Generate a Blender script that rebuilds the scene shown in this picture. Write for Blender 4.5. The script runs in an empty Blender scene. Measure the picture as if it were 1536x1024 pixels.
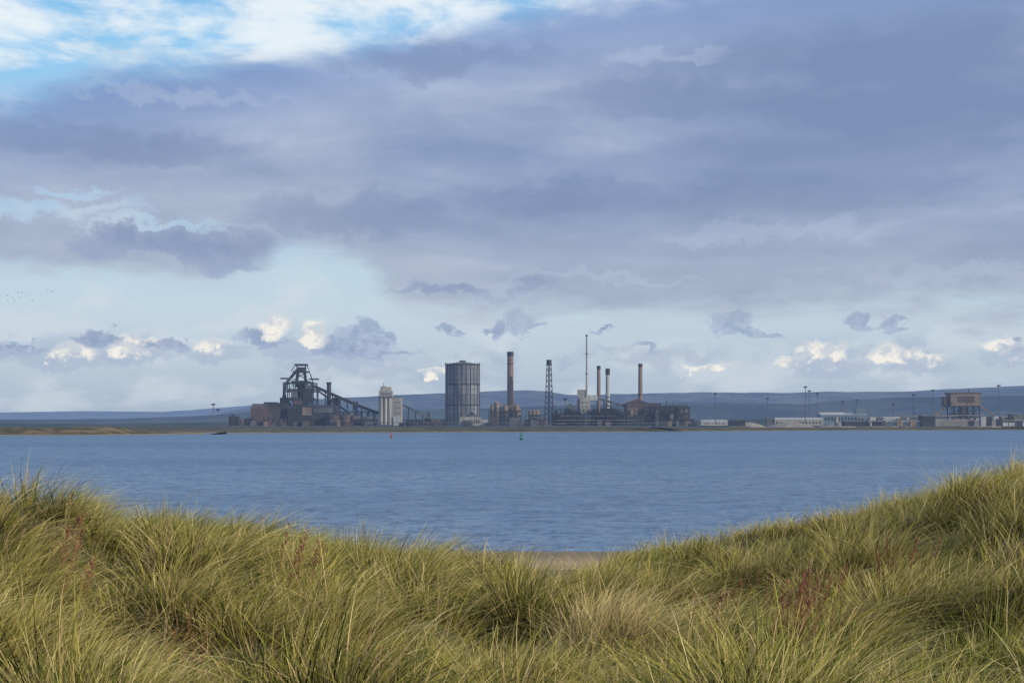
import bpy, math, random
import numpy as np
from mathutils import Vector
random.seed(7); rng=np.random.default_rng(11)
scene=bpy.context.scene
F=2133.0; H=9.0; HY=639.0
def L(r,g,b):
    f=lambda c:(c/255/12.92) if c/255<=0.04045 else ((c/255+0.055)/1.055)**2.4
    return (f(r),f(g),f(b))
# ---------------------------------------------------------------- camera
cd=bpy.data.cameras.new("camera"); cam=bpy.data.objects.new("camera",cd); scene.collection.objects.link(cam)
cam.location=(0,0,H); cam.rotation_euler=(math.radians(90),0,0)
cd.lens=50; cd.sensor_width=36; cd.shift_y=(HY-512)/1536; cd.clip_start=0.1; cd.clip_end=60000
scene.camera=cam
scene.view_settings.view_transform='Standard'
try: scene.view_settings.look='None'
except: pass
scene.view_settings.exposure=0
# ---------------------------------------------------------------- sun
sd=Vector((0.84,-0.42,0.36)).normalized()
sl=bpy.data.lights.new("sun","SUN"); sl.energy=5.0; sl.angle=math.radians(0.6); sl.color=(1.0,0.86,0.62)
so=bpy.data.objects.new("sun",sl); scene.collection.objects.link(so); so.rotation_euler=sd.to_track_quat('Z','Y').to_euler(); so.location=(60,-40,60)
# ---------------------------------------------------------------- node helper
class N:
    def __init__(s,nt): s.nt=nt
    def new(s,t,**k):
        n=s.nt.nodes.new(t)
        for a,b in k.items(): setattr(n,a,b)
        return n
    def put(s,sock,v):
        if v is None: return
        if hasattr(v,'is_output'): s.nt.links.new(v,sock)
        else:
            if isinstance(v,(tuple,list)) and len(v)==3 and sock.type=='RGBA': v=(*v,1)
            sock.default_value=v
    def m(s,op,a,b=None,c=None,clamp=False):
        n=s.new('ShaderNodeMath',operation=op,use_clamp=clamp)
        s.put(n.inputs[0],a); s.put(n.inputs[1],b); s.put(n.inputs[2],c); return n.outputs[0]
    def vm(s,op,a,b=None,c=None,out=0):
        n=s.new('ShaderNodeVectorMath',operation=op)
        s.put(n.inputs[0],a); s.put(n.inputs[1],b); s.put(n.inputs[2],c); return n.outputs[out]
    def ss(s,x,a,b):
        n=s.new('ShaderNodeMapRange',interpolation_type='SMOOTHSTEP')
        s.put(n.inputs[0],x); s.put(n.inputs[1],a); s.put(n.inputs[2],b); n.inputs[3].default_value=0; n.inputs[4].default_value=1
        return n.outputs[0]
    def mr(s,x,a,b,c,d):
        n=s.new('ShaderNodeMapRange'); 
        for i,v in enumerate((x,a,b,c,d)): s.put(n.inputs[i],v)
        return n.outputs[0]
    def mix(s,f,a,b,blend='MIX'):
        n=s.new('ShaderNodeMix',data_type='RGBA',blend_type=blend); s.put(n.inputs[0],f); s.put(n.inputs[6],a); s.put(n.inputs[7],b); return n.outputs[2]
    def noise(s,vec,scale,detail=4,rough=0.55,dist=0.0,out=0,dim='3D'):
        n=s.new('ShaderNodeTexNoise',noise_dimensions=dim); s.put(n.inputs['Vector'],vec); n.inputs['Scale'].default_value=scale; n.inputs['Detail'].default_value=detail
        n.inputs['Roughness'].default_value=rough; n.inputs['Distortion'].default_value=dist; return n.outputs[out]
    def comb(s,x,y,z=0.0):
        n=s.new('ShaderNodeCombineXYZ'); s.put(n.inputs[0],x); s.put(n.inputs[1],y); s.put(n.inputs[2],z); return n.outputs[0]
    def curve(s,x,pts,x0,x1,y0,y1):
        n=s.new('ShaderNodeFloatCurve'); c=n.mapping.curves[0]
        P=[((a-x0)/(x1-x0),(b-y0)/(y1-y0)) for a,b in pts]
        c.points[0].location=P[0]; c.points[1].location=P[-1]
        for p in P[1:-1]: c.points.new(*p)
        n.mapping.update()
        t=s.mr(x,x0,x1,0,1); n.inputs[0].default_value=1; s.put(n.inputs[1],t)
        return s.mr(n.outputs[0],0,1,y0,y1)
# ---------------------------------------------------------------- world sky with clouds
w=bpy.data.worlds.new("World"); scene.world=w; w.use_nodes=True; nt=w.node_tree; nt.nodes.clear(); n=N(nt)
S=0.1
sky=n.new('ShaderNodeTexSky'); sky.sky_type='NISHITA'; sky.sun_disc=False
sky.sun_elevation=math.asin(sd.z); sky.sun_rotation=math.atan2(sd.x,sd.y); sky.air_density=1.0; sky.dust_density=0.6; sky.ozone_density=1.5
tc=n.new('ShaderNodeTexCoord'); sp=n.new('ShaderNodeSeparateXYZ'); nt.links.new(tc.outputs['Generated'],sp.inputs[0])
x,y,z=sp.outputs
hr=n.m('SQRT',n.m('ADD',n.m('MULTIPLY',x,x),n.m('MULTIPLY',y,y)))
u=n.m('ARCTAN2',x,y); v=n.m('DIVIDE',z,n.m('MAXIMUM',hr,0.02))
def pu(px,py):
    a=math.atan((px-768)/F); return a,(HY-py)/F*math.cos(a)
zz=n.m('ADD',n.m('MAXIMUM',z,0.0),0.09)
q=n.comb(n.m('DIVIDE',x,zz),n.m('DIVIDE',y,zz))
uvf=n.comb(u,n.m('MULTIPLY',v,1.3))
nA=n.noise(q,0.85,4,0.5,dim='2D')
nB=n.noise(q,2.1,6,0.55,0.15,dim='2D')
nS=n.noise(n.comb(n.m('MULTIPLY',u,0.4),v),38,4,0.55,0.2,dim='2D')
nC=n.noise(uvf,36,6,0.60,dim='2D')
nD=n.noise(uvf,11,3,0.5,dim='2D')
nE=n.noise(uvf,75,4,0.6,dim='2D')
c0=lambda s_,k=1.0: n.m('MULTIPLY',n.m('SUBTRACT',s_,0.5),k)
base=n.mix(1.0,sky.outputs[0],(0.80,0.97,1.10),'MULTIPLY')
def C(r,g,b,k=1.0): 
    c=L(r,g,b); return (c[0]/S*k,c[1]/S*k,c[2]/S*k)
def setramp(r,st):
    while len(r.color_ramp.elements)>1: r.color_ramp.elements.remove(r.color_ramp.elements[-1])
    r.color_ramp.elements[0].position=st[0][0]; r.color_ramp.elements[0].color=(*st[0][1],1)
    for p,c in st[1:]:
        e=r.color_ramp.elements.new(p); e.color=(*c,1)
vr=n.new('ShaderNodeValToRGB')
setramp(vr,[(0.0,L(162,179,205)),(0.06,L(174,190,212)),(0.13,L(188,203,219)),(0.22,L(196,213,226)),(0.34,L(192,215,231)),(0.5,L(165,205,238)),(0.75,L(146,205,245)),(1.0,L(118,183,236))])
n.put(vr.inputs[0],n.m('MULTIPLY',v,1/0.34,clamp=True))
def scl(s_):
    h_=n.new('ShaderNodeVectorMath',operation='SCALE'); n.put(h_.inputs[0],s_); h_.inputs[3].default_value=1/S; return h_.outputs[0]
veil=n.m('SUBTRACT',1.0,n.m('MULTIPLY',n.ss(v,0.3,1.0),0.8))
col=n.mix(n.m('MULTIPLY',veil,0.9),base,scl(vr.outputs[0]))
st=n.m('MULTIPLY',n.ss(nS,0.42,0.70),0.5)
col=n.mix(st,col,C(212,220,228))
wh=n.ss(n.m('ADD',v,n.m('ADD',c0(nB,0.10),c0(nC,0.03))),pu(0,120)[1],pu(0,70)[1])
whn=n.ss(n.m('ADD',nB,c0(nS,0.7)),0.38,0.68)
col=n.mix(n.m('MULTIPLY',wh,n.m('MULTIPLY',whn,0.85)),col,C(238,246,250))
uw=n.m('ADD',u,n.m('ADD',c0(nC,0.040),c0(nD,0.040)))
vw=n.m('ADD',v,n.m('ADD',c0(nD,0.022),c0(nC,0.034)))
UV=n.comb(uw,vw)
UV2=n.comb(n.m('ADD',u,n.m('ADD',c0(nE,0.020),c0(nC,0.016))),n.m('ADD',v,n.m('ADD',c0(nE,0.018),c0(nC,0.014))))
def group(lst,soft=0.6,U_=None):
    r=None
    for (px,py,rx,ry) in lst:
        a,b=pu(px,py); sx,sy=F/rx,F/ry
        t=n.vm('MULTIPLY_ADD',U_ or UV,(sx,sy,0),(-a*sx,-b*sy,0)); d=n.vm('DOT_PRODUCT',t,t,out=1)
        r=d if r is None else n.m('MINIMUM',r,d)
    return n.ss(r,1.25**2,max(0.0,1.25-soft)**2)
# grey haze bank under the deck
g=group([(300,520,330,26),(900,530,260,18),(1330,528,260,30),(40,520,120,22),(620,560,300,16)],1.25)
bank=n.m('MULTIPLY',g,n.ss(n.m('ADD',nC,c0(nD,1.0)),0.36,0.62))
col=n.mix(n.m('MULTIPLY',bank,0.6),col,C(166,181,205))
# sunlit cumulus heads
g=group([(412,490,18,18),(466,498,19,17),(480,512,16,10),(395,504,16,10),(190,514,26,14),(222,520,24,13),(118,528,30,13),(96,534,22,10),(1222,528,26,17),(1250,534,22,13),(1335,530,24,15),(1368,534,26,14),(1395,540,20,10),(1505,520,26,15),(1530,526,20,12),(320,518,20,11),(660,558,36,9),(1060,552,40,8),(1180,545,24,9)],0.75,UV2)
col=n.mix(n.m('MULTIPLY',g,n.mr(nE,0.35,0.6,0.75,1.0)),col,n.mix(n.ss(nE,.40,.6),C(206,211,218),C(243,239,231)))
g=group([(430,524,50,12),(205,536,60,10),(105,546,60,9),(1238,552,60,11),(1366,552,66,11),(1510,540,50,10),(320,532,60,9),(520,545,110,10)],1.0,UV2)
col=n.mix(n.m('MULTIPLY',g,0.75),col,C(172,187,209))
# grey cumulus
g=group([(540,498,34,16),(565,512,36,12),(515,510,26,10),(150,508,30,11),(125,513,24,8),(374,506,22,12),(392,516,30,9),(500,521,34,8),(775,482,26,15),(790,492,22,8),(742,496,18,8),(666,496,18,8),(684,501,14,5),(1092,482,34,13),(1120,496,34,10),(1154,502,22,8),(1284,483,20,8),(1300,488,16,6),(1342,488,22,8),(1520,522,24,10),(250,520,44,9),(560,528,70,8),(30,522,36,9),(970,524,26,6),(905,490,14,4)],0.7,UV2)
col=n.mix(n.m('MULTIPLY',g,n.mr(nC,0.35,0.6,0.65,0.92)),col,n.mix(n.ss(nE,.38,.62),C(143,161,193),C(168,183,208)))
# main deck
te=n.curve(u,[(-0.6,0.30)]+[pu(*p) for p in [(0,128),(150,100),(300,85),(480,58),(620,40),(760,12),(950,-25),(1200,-60),(1536,-100)]]+[(0.6,0.42)],-0.6,0.6,0,0.5)
be=n.curve(u,[(-0.6,0.13)]+[pu(*p) for p in [(0,398),(150,400),(390,400),(430,378),(520,388),(600,448),(760,466),(900,474),(1100,460),(1300,458),(1536,466)]]+[(0.6,0.07)],-0.6,0.6,0,0.5)
vd=n.m('ADD',v,n.m('ADD',c0(nB,0.030),c0(nS,0.012)))
dt=n.m('SUBTRACT',te,vd); db=n.m('SUBTRACT',n.m('ADD',vd,c0(nS,0.030)),be)
deck=n.m('MULTIPLY',n.ss(dt,-0.008,0.024),n.ss(db,-0.016,0.018))
gap=group([(60,308,150,14),(230,335,110,8),(20,425,300,10),(120,280,60,8)],1.2)
deck=n.m('MULTIPLY',deck,n.m('SUBTRACT',1.0,n.m('MULTIPLY',gap,0.7)))
over=n.m('MULTIPLY',n.ss(v,0.34,0.5),n.ss(nA,0.42,0.6)); deck=n.m('MAXIMUM',deck,n.m('MULTIPLY',over,0.8))
tone=n.m('ADD',n.m('ADD',n.m('MULTIPLY',nA,0.6),n.m('MULTIPLY',nB,0.4)),c0(nC,0.06))
dr=n.new('ShaderNodeValToRGB'); setramp(dr,[(0.36,L(124,144,181)),(0.44,L(136,155,190)),(0.52,L(148,165,197)),(0.60,L(162,177,205)),(0.68,L(180,193,215))]); n.put(dr.inputs[0],tone)
dc=scl(dr.outputs[0])
dc=n.mix(n.m('MULTIPLY',n.ss(dt,0.07,0.0),0.7),dc,C(128,157,208))
dc=n.mix(n.m('MULTIPLY',n.ss(dt,0.012,-0.004),0.7),dc,C(205,222,243))
dc=n.mix(n.m('MULTIPLY',n.ss(db,0.11,0.0),0.6),dc,C(176,187,203))
g=group([(520,325,170,34),(290,365,150,26),(1270,235,280,60),(640,88,180,24),(150,215,220,24),(680,440,130,10),(1000,150,180,30),(850,300,200,24)],1.25)
dc=n.mix(n.m('MULTIPLY',g,0.55),dc,C(124,143,180))
g=group([(960,84,50,20),(1170,345,180,16),(1010,92,70,9),(260,140,170,12),(1440,400,150,14),(470,380,50,9),(900,420,160,8)],1.25)
dc=n.mix(n.m('MULTIPLY',g,0.32),dc,C(188,201,224))
col=n.mix(n.m('MULTIPLY',deck,0.98),col,dc)
g=group([(265,380,140,24),(160,362,45,18),(350,388,62,18)],1.0)
col=n.mix(n.m('MULTIPLY',g,0.75),col,n.mix(n.ss(nC,.35,.65),C(136,154,188),C(152,168,198)))
bg=n.new('ShaderNodeBackground'); n.put(bg.inputs[0],col); bg.inputs[1].default_value=S
wo=n.new('ShaderNodeOutputWorld'); nt.links.new(bg.outputs[0],wo.inputs[0])
# ---------------------------------------------------------------- materials
def newmat(name):
    m=bpy.data.materials.new(name); m.use_nodes=True; m.node_tree.nodes.clear(); nn=N(m.node_tree); return m,nn
def finish(nn,sh):
    o=nn.new('ShaderNodeOutputMaterial'); nn.nt.links.new(sh,o.inputs[0])
HAZE_GLOW=(0.040,0.058,0.097)  # aerial haze painted in as a constant bluish emission of far materials
def pmat(name,c1,c2=None,scale=0.1,rough=0.8,haze=0.0,stripe=0,metal=0.0,streak=False):
    m,nn=newmat(name); tc=nn.new('ShaderNodeTexCoord'); ob=tc.outputs['Object']
    if c2 is None: c2=tuple(k*0.6 for k in c1)
    if streak:
        s3=nn.new('ShaderNodeSeparateXYZ'); nn.put(s3.inputs[0],ob)
        vec=nn.comb(s3.outputs[0],s3.outputs[1],nn.m('MULTIPLY',s3.outputs[2],0.15)); f=nn.noise(vec,scale*2,5,0.65)
    else: f=nn.noise(ob,scale,5,0.65)
    f=nn.ss(f,0.35,0.65); col=nn.mix(f,c1,c2)
    if stripe:
        s3=nn.new('ShaderNodeSeparateXYZ'); nn.put(s3.inputs[0],ob)
        fr=nn.m('FRACT',nn.m('DIVIDE',nn.m('ADD',s3.outputs[0],s3.outputs[1]),stripe))
        col=nn.mix(nn.m('MULTIPLY',nn.m('GREATER_THAN',fr,0.7),0.35),col,tuple(k*0.5 for k in c1))
    p=nn.new('ShaderNodeBsdfPrincipled'); nn.put(p.inputs['Base Color'],col); p.inputs['Roughness'].default_value=rough; p.inputs['Metallic'].default_value=metal
    p.inputs['Specular IOR Level'].default_value=0.25
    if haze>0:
        nn.put(p.inputs['Emission Color'],(*[k for k in HAZE_GLOW],1)); p.inputs['Emission Strength'].default_value=haze  # surface emits the haze tint itself, the same at any distance
    finish(nn,p.outputs[0]); return m
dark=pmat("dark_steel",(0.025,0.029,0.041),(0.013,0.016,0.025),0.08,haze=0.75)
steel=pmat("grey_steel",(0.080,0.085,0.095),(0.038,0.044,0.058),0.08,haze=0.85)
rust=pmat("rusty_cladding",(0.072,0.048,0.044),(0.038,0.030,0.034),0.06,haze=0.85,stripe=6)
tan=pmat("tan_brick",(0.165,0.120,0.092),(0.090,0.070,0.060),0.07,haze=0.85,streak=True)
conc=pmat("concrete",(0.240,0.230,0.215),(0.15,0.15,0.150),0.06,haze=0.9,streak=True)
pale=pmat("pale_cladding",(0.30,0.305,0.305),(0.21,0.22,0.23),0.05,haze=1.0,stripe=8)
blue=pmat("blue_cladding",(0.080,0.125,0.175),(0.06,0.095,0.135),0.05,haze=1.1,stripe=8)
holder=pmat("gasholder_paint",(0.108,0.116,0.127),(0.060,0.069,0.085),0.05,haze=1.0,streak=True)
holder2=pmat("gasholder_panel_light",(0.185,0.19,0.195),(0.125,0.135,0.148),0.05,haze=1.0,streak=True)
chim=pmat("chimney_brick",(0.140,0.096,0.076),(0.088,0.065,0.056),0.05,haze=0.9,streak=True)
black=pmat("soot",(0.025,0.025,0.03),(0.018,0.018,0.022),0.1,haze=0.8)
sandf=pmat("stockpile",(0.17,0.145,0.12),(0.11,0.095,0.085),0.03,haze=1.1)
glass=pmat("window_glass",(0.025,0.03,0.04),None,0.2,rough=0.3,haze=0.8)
MATS=[dark,steel,rust,tan,conc,pale,blue,holder,holder2,chim,black,sandf,glass]
DK,ST,RU,TA,CO,PA,BL,HO,H2,CH,BK,SF,GL=range(13)
# ---------------------------------------------------------------- mesh builder
class B:
    def __init__(s,D=2400.0): s.v=[];s.f=[];s.mi=[];s.D=D;s.k=D/F
    def X(s,px): return (px-768)*s.k
    def Z(s,py): return H+(HY-py)*s.k
    def add(s,vs,fs,m):
        o=len(s.v); s.v+=vs; s.f+=[tuple(i+o for i in f) for f in fs]; s.mi+=[m]*len(fs)
    def wbox(s,x0,x1,y0,y1,z0,z1,m):
        s.add([(x0,y0,z0),(x1,y0,z0),(x1,y1,z0),(x0,y1,z0),(x0,y0,z1),(x1,y0,z1),(x1,y1,z1),(x0,y1,z1)],
              [(0,3,2,1),(4,5,6,7),(0,1,5,4),(1,2,6,5),(2,3,7,6),(3,0,4,7)],m)
    def box(s,p0,p1,t,b,m,dy=0,dep=20):
        s.wbox(s.X(p0),s.X(p1),s.D+dy,s.D+dy+dep,s.Z(b),s.Z(t),m)
    def gable(s,p0,p1,eave,ridge,b,m,m2,dy=0,dep=40,along=True):
        x0,x1=s.X(p0),s.X(p1); y0=s.D+dy; y1=y0+dep; ze,zr,zb=s.Z(eave),s.Z(ridge),s.Z(b)
        s.wbox(x0,x1,y0,y1,zb,ze,m)
        e=0.6
        if along:
            ym=(y0+y1)/2
            s.add([(x0-e,y0-e,ze+.02),(x1+e,y0-e,ze+.02),(x1+e,y1+e,ze+.02),(x0-e,y1+e,ze+.02),(x0-e,ym,zr),(x1+e,ym,zr)],[(0,1,5,4),(2,3,4,5),(0,4,3),(1,2,5),(0,3,2,1)],m2)
        else:
            xm=(x0+x1)/2
            s.add([(x0-e,y0-e,ze+.02),(x1+e,y0-e,ze+.02),(x1+e,y1+e,ze+.02),(x0-e,y1+e,ze+.02),(xm,y0-e,zr),(xm,y1+e,zr)],[(0,4,5,3),(1,2,5,4),(0,1,4),(3,5,2),(0,3,2,1)],m2)
    def cyl(s,x,y,z0,z1,r0,r1,m,seg=24,cap=True):
        vs=[(x+r0*math.cos(a*2*math.pi/seg),y+r0*math.sin(a*2*math.pi/seg),z0) for a in range(seg)]+[(x+r1*math.cos(a*2*math.pi/seg),y+r1*math.sin(a*2*math.pi/seg),z1) for a in range(seg)]
        fs=[(a,(a+1)%seg,(a+1)%seg+seg,a+seg) for a in range(seg)]
        if cap: fs+= [tuple(range(seg,2*seg)),tuple(range(seg-1,-1,-1))]
        s.add(vs,fs,m)
    def pcyl(s,pc,t,b,r,m,dy=0,r1=None,seg=24):
        s.cyl(s.X(pc),s.D+dy,s.Z(b),s.Z(t),r*s.k,(r if r1 is None else r1)*s.k,m,seg)
    def beam(s,p,q,wd,m,wd2=None):
        p=Vector(p);q=Vector(q); d=(q-p).normalized(); up=Vector((0,0,1)) if abs(d.z)<0.95 else Vector((0,1,0))
        a=d.cross(up).normalized()*wd/2; b=d.cross(a).normalized()*(wd2 or wd)/2
        vs=[tuple(t) for t in (p-a-b,p+a-b,p+a+b,p-a+b,q-a-b,q+a-b,q+a+b,q-a+b)]
        s.add(vs,[(0,3,2,1),(4,5,6,7),(0,1,5,4),(1,2,6,5),(2,3,7,6),(3,0,4,7)],m)
    def pb(s,a,b,wd,m,dy=0,dy2=None,h=None):
        s.beam((s.X(a[0]),s.D+dy,s.Z(a[1])),(s.X(b[0]),s.D+(dy if dy2 is None else dy2),s.Z(b[1])),wd*s.k,m,None if h is None else h*s.k)
    def lattice(s,pc,t,b,w0,w1,nb,m,wd=0.8,dy=0):
        cx=s.X(pc); cy=s.D+dy
        def c(k,i):
            f=i/nb; hw=(w0+(w1-w0)*f)*s.k/2; z_=s.Z(b)+(s.Z(t)-s.Z(b))*f
            return (cx+hw*(1,-1,-1,1)[k],cy+hw*(1,1,-1,-1)[k],z_)
        for i in range(nb):
            for k in range(4):
                s.beam(c(k,i),c(k,i+1),wd,m); s.beam(c(k,i+1),c((k+1)%4,i+1),wd*.7,m)
                s.beam(c(k,i),c((k+1)%4,i+1),wd*.55,m); s.beam(c((k+1)%4,i),c(k,i+1),wd*.55,m)
    def frame(s,p0,p1,t,b,nx,nz,m,wd=0.8,dy=0,dep=20,brace=True):
        for yy in (dy,dy+dep):
            for i in range(nx+1):
                px=p0+(p1-p0)*i/nx; s.pb((px,b),(px,t),wd,m,yy)
            for j in range(1,nz+1):
                py=b+(t-b)*j/nz; s.pb((p0,py),(p1,py),wd,m,yy)
                if brace:
                    for i in range(nx):
                        if (i+j)%2: s.pb((p0+(p1-p0)*i/nx,b+(t-b)*(j-1)/nz),(p0+(p1-p0)*(i+1)/nx,py),wd*.6,m,yy)
        for i in range(nx+1):
            px=p0+(p1-p0)*i/nx
            for j in range(1,nz+1):
                py=b+(t-b)*j/nz; s.pb((px,py),(px,py),wd,m,dy,dy+dep+0.01)
    def gallery(s,a,b,wd,m,dy=0,legs=5,base=637,lm=None,truss=True):
        s.pb(a,b,wd*1.2,m,dy,h=wd)
        for i in range(1,legs+1):
            f=i/(legs+1); px=a[0]+(b[0]-a[0])*f; py=a[1]+(b[1]-a[1])*f
            if py<base-3:
                s.pb((px-1,base),(px,py),0.8,DK if lm is None else lm,dy-3); s.pb((px+1,base),(px,py),0.8,DK if lm is None else lm,dy+3)
    def windows(s,p0,p1,t,b,nx,nz,m=GL,dy=0,fx=.5,fz=.5):
        for i in range(nx):
            for j in range(nz):
                cw=(p1-p0)/nx; ch=(b-t)/nz; a=p0+cw*(i+.5); c=t+ch*(j+.5)
                s.wbox(s.X(a-cw*fx/2),s.X(a+cw*fx/2),s.D+dy-0.25,s.D+dy+0.1,s.Z(c+ch*fz/2),s.Z(c-ch*fz/2),m)
    def obj(s,name,mats=None,smooth=False):
        me=bpy.data.meshes.new(name)
        xs=[p[0] for p in s.v]; ys=[p[1] for p in s.v]; zs=[p[2] for p in s.v]
        o0=Vector(((min(xs)+max(xs))/2,(min(ys)+max(ys))/2,min(zs)))
        me.from_pydata([(p[0]-o0.x,p[1]-o0.y,p[2]-o0.z) for p in s.v],[],s.f)
        used=sorted(set(s.mi)); M=mats or MATS; mp={k:i for i,k in enumerate(used)}
        for k in used: me.materials.append(M[k])
        me.polygons.foreach_set('material_index',[mp[k] for k in s.mi]); me.update()
        o=bpy.data.objects.new(name,me); o.location=o0; scene.collection.objects.link(o); return o
# =============================== STEELWORKS
b=B()
b.frame(425,470,574,638,5,5,DK,1.3,dep=45)
b.pcyl(449,580,606,8,DK,dy=22,r1=6); b.pcyl(449,606,638,10,DK,dy=22,r1=9)
b.pcyl(449,570,580,6,DK,dy=22,r1=3)
b.box(432,468,596,599,DK,dep=46,dy=-1); b.box(428,472,583,585,DK,dep=46,dy=-1); b.box(436,462,571,573,DK,dep=40,dy=2)
b.box(437,446,586,596,ST,dy=-2,dep=8); b.box(455,466,588,606,DK,dy=-2,dep=30); b.box(458,467,577,583,ST,dy=-2,dep=20)
b.box(433,443,608,622,DK,dy=-3,dep=10); b.box(446,458,612,630,DK,dy=-3,dep=10); b.box(430,470,622,638,DK,dy=3,dep=10)
for sx in (-1,1):
    b.pb((449+sx*8,580),(449+sx*5,557),2.4,DK,15); b.pb((449+sx*8,580),(449+sx*5,557),2.4,DK,30)
    b.pb((449+sx*5,557),(449+sx*7,546),1.6,DK,22)
b.box(440,458,545,547.5,DK,dy=12,dep=24); b.box(438,460,556,558,DK,dy=10,dep=26); b.box(443,456,550,556,DK,dy=16,dep=12)
b.pb((438,556),(460,570),1.2,DK,12); b.pb((460,556),(438,570),1.2,DK,12)
b.pb((440,547),(434,556),1,DK,20); b.pb((458,547),(463,560),1,DK,20); b.pb((463,560),(468,577),1.4,DK,20)
b.box(419,431,566,568,DK,dy=10,dep=14); b.box(462,476,567,569,DK,dy=10,dep=14)
b.pb((444,553),(424,577),4,ST,20); b.pb((424,577),(423,600),4,ST,20); b.pcyl(424,596,618,7,DK,dy=20); b.pcyl(424,590,596,3,DK,dy=20,r1=2); b.pcyl(424,618,628,4,DK,dy=20,r1=7)
b.pb((468,575),(468,600),1.8,ST,10); b.pb((430,570),(418,600),1.2,DK,26)
for i,px in enumerate((398,407,416)):
    b.pcyl(px,609,636,4,DK,dy=40); b.pcyl(px,606,609,4,DK,dy=40,r1=1.5)
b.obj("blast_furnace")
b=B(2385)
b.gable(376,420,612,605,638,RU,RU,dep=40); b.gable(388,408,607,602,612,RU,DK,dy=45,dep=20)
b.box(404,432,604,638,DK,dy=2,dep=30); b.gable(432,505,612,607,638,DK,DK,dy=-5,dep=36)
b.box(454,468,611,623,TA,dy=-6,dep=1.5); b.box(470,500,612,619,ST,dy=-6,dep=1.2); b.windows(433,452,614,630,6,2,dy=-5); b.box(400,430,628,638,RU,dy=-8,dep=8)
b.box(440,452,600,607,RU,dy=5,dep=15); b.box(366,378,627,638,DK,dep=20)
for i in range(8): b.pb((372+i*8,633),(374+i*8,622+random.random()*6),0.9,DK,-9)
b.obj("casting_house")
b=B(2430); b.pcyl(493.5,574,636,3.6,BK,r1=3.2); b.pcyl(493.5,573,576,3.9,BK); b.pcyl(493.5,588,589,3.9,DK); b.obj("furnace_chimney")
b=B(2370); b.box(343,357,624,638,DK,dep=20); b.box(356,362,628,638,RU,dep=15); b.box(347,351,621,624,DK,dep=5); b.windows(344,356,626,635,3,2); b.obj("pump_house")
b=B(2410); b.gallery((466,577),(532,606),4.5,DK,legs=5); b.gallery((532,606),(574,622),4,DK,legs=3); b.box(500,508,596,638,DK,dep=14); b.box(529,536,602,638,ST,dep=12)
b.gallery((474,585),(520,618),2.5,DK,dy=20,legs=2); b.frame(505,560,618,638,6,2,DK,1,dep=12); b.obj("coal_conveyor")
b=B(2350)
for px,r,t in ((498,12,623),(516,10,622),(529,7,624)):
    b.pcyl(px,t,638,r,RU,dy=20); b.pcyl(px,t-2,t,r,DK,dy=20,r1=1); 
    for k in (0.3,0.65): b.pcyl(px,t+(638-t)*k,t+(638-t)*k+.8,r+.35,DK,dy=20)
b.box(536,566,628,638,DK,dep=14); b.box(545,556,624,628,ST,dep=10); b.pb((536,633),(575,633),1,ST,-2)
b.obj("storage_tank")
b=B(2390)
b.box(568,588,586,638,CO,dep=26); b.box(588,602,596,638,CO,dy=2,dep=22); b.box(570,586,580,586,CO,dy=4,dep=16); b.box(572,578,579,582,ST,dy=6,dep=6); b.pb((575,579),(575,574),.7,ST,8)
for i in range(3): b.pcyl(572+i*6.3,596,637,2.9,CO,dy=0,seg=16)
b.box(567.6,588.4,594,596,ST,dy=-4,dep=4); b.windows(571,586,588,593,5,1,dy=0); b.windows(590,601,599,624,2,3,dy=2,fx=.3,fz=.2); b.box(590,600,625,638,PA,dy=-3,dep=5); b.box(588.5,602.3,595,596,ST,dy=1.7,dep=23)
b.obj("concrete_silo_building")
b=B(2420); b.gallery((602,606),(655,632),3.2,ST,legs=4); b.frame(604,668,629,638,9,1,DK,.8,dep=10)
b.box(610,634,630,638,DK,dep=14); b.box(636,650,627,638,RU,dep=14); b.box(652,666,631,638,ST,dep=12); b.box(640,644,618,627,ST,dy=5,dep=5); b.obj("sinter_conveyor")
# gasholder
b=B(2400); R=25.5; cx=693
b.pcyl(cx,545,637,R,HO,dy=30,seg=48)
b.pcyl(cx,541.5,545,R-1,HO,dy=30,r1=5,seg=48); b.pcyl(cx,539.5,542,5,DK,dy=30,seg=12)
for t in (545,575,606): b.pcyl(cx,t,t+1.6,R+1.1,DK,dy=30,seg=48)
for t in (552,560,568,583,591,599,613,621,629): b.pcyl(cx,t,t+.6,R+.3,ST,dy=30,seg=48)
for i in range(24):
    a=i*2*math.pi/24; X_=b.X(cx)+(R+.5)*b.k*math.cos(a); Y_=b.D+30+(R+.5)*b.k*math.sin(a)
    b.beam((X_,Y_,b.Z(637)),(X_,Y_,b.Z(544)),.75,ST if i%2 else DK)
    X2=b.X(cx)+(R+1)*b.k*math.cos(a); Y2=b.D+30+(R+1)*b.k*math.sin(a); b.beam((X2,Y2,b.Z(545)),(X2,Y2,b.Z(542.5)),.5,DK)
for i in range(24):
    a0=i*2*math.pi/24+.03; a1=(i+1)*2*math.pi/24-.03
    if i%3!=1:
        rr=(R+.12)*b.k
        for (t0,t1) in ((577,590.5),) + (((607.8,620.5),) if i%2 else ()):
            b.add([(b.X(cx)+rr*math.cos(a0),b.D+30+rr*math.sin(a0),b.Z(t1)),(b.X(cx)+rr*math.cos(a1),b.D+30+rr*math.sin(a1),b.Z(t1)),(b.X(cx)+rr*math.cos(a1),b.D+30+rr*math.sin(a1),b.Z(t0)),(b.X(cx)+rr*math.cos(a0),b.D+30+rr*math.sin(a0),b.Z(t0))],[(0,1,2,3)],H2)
b.pb((cx-4,575),(cx-4,637),2.2,ST,-0.5); b.obj("gasholder")
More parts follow.
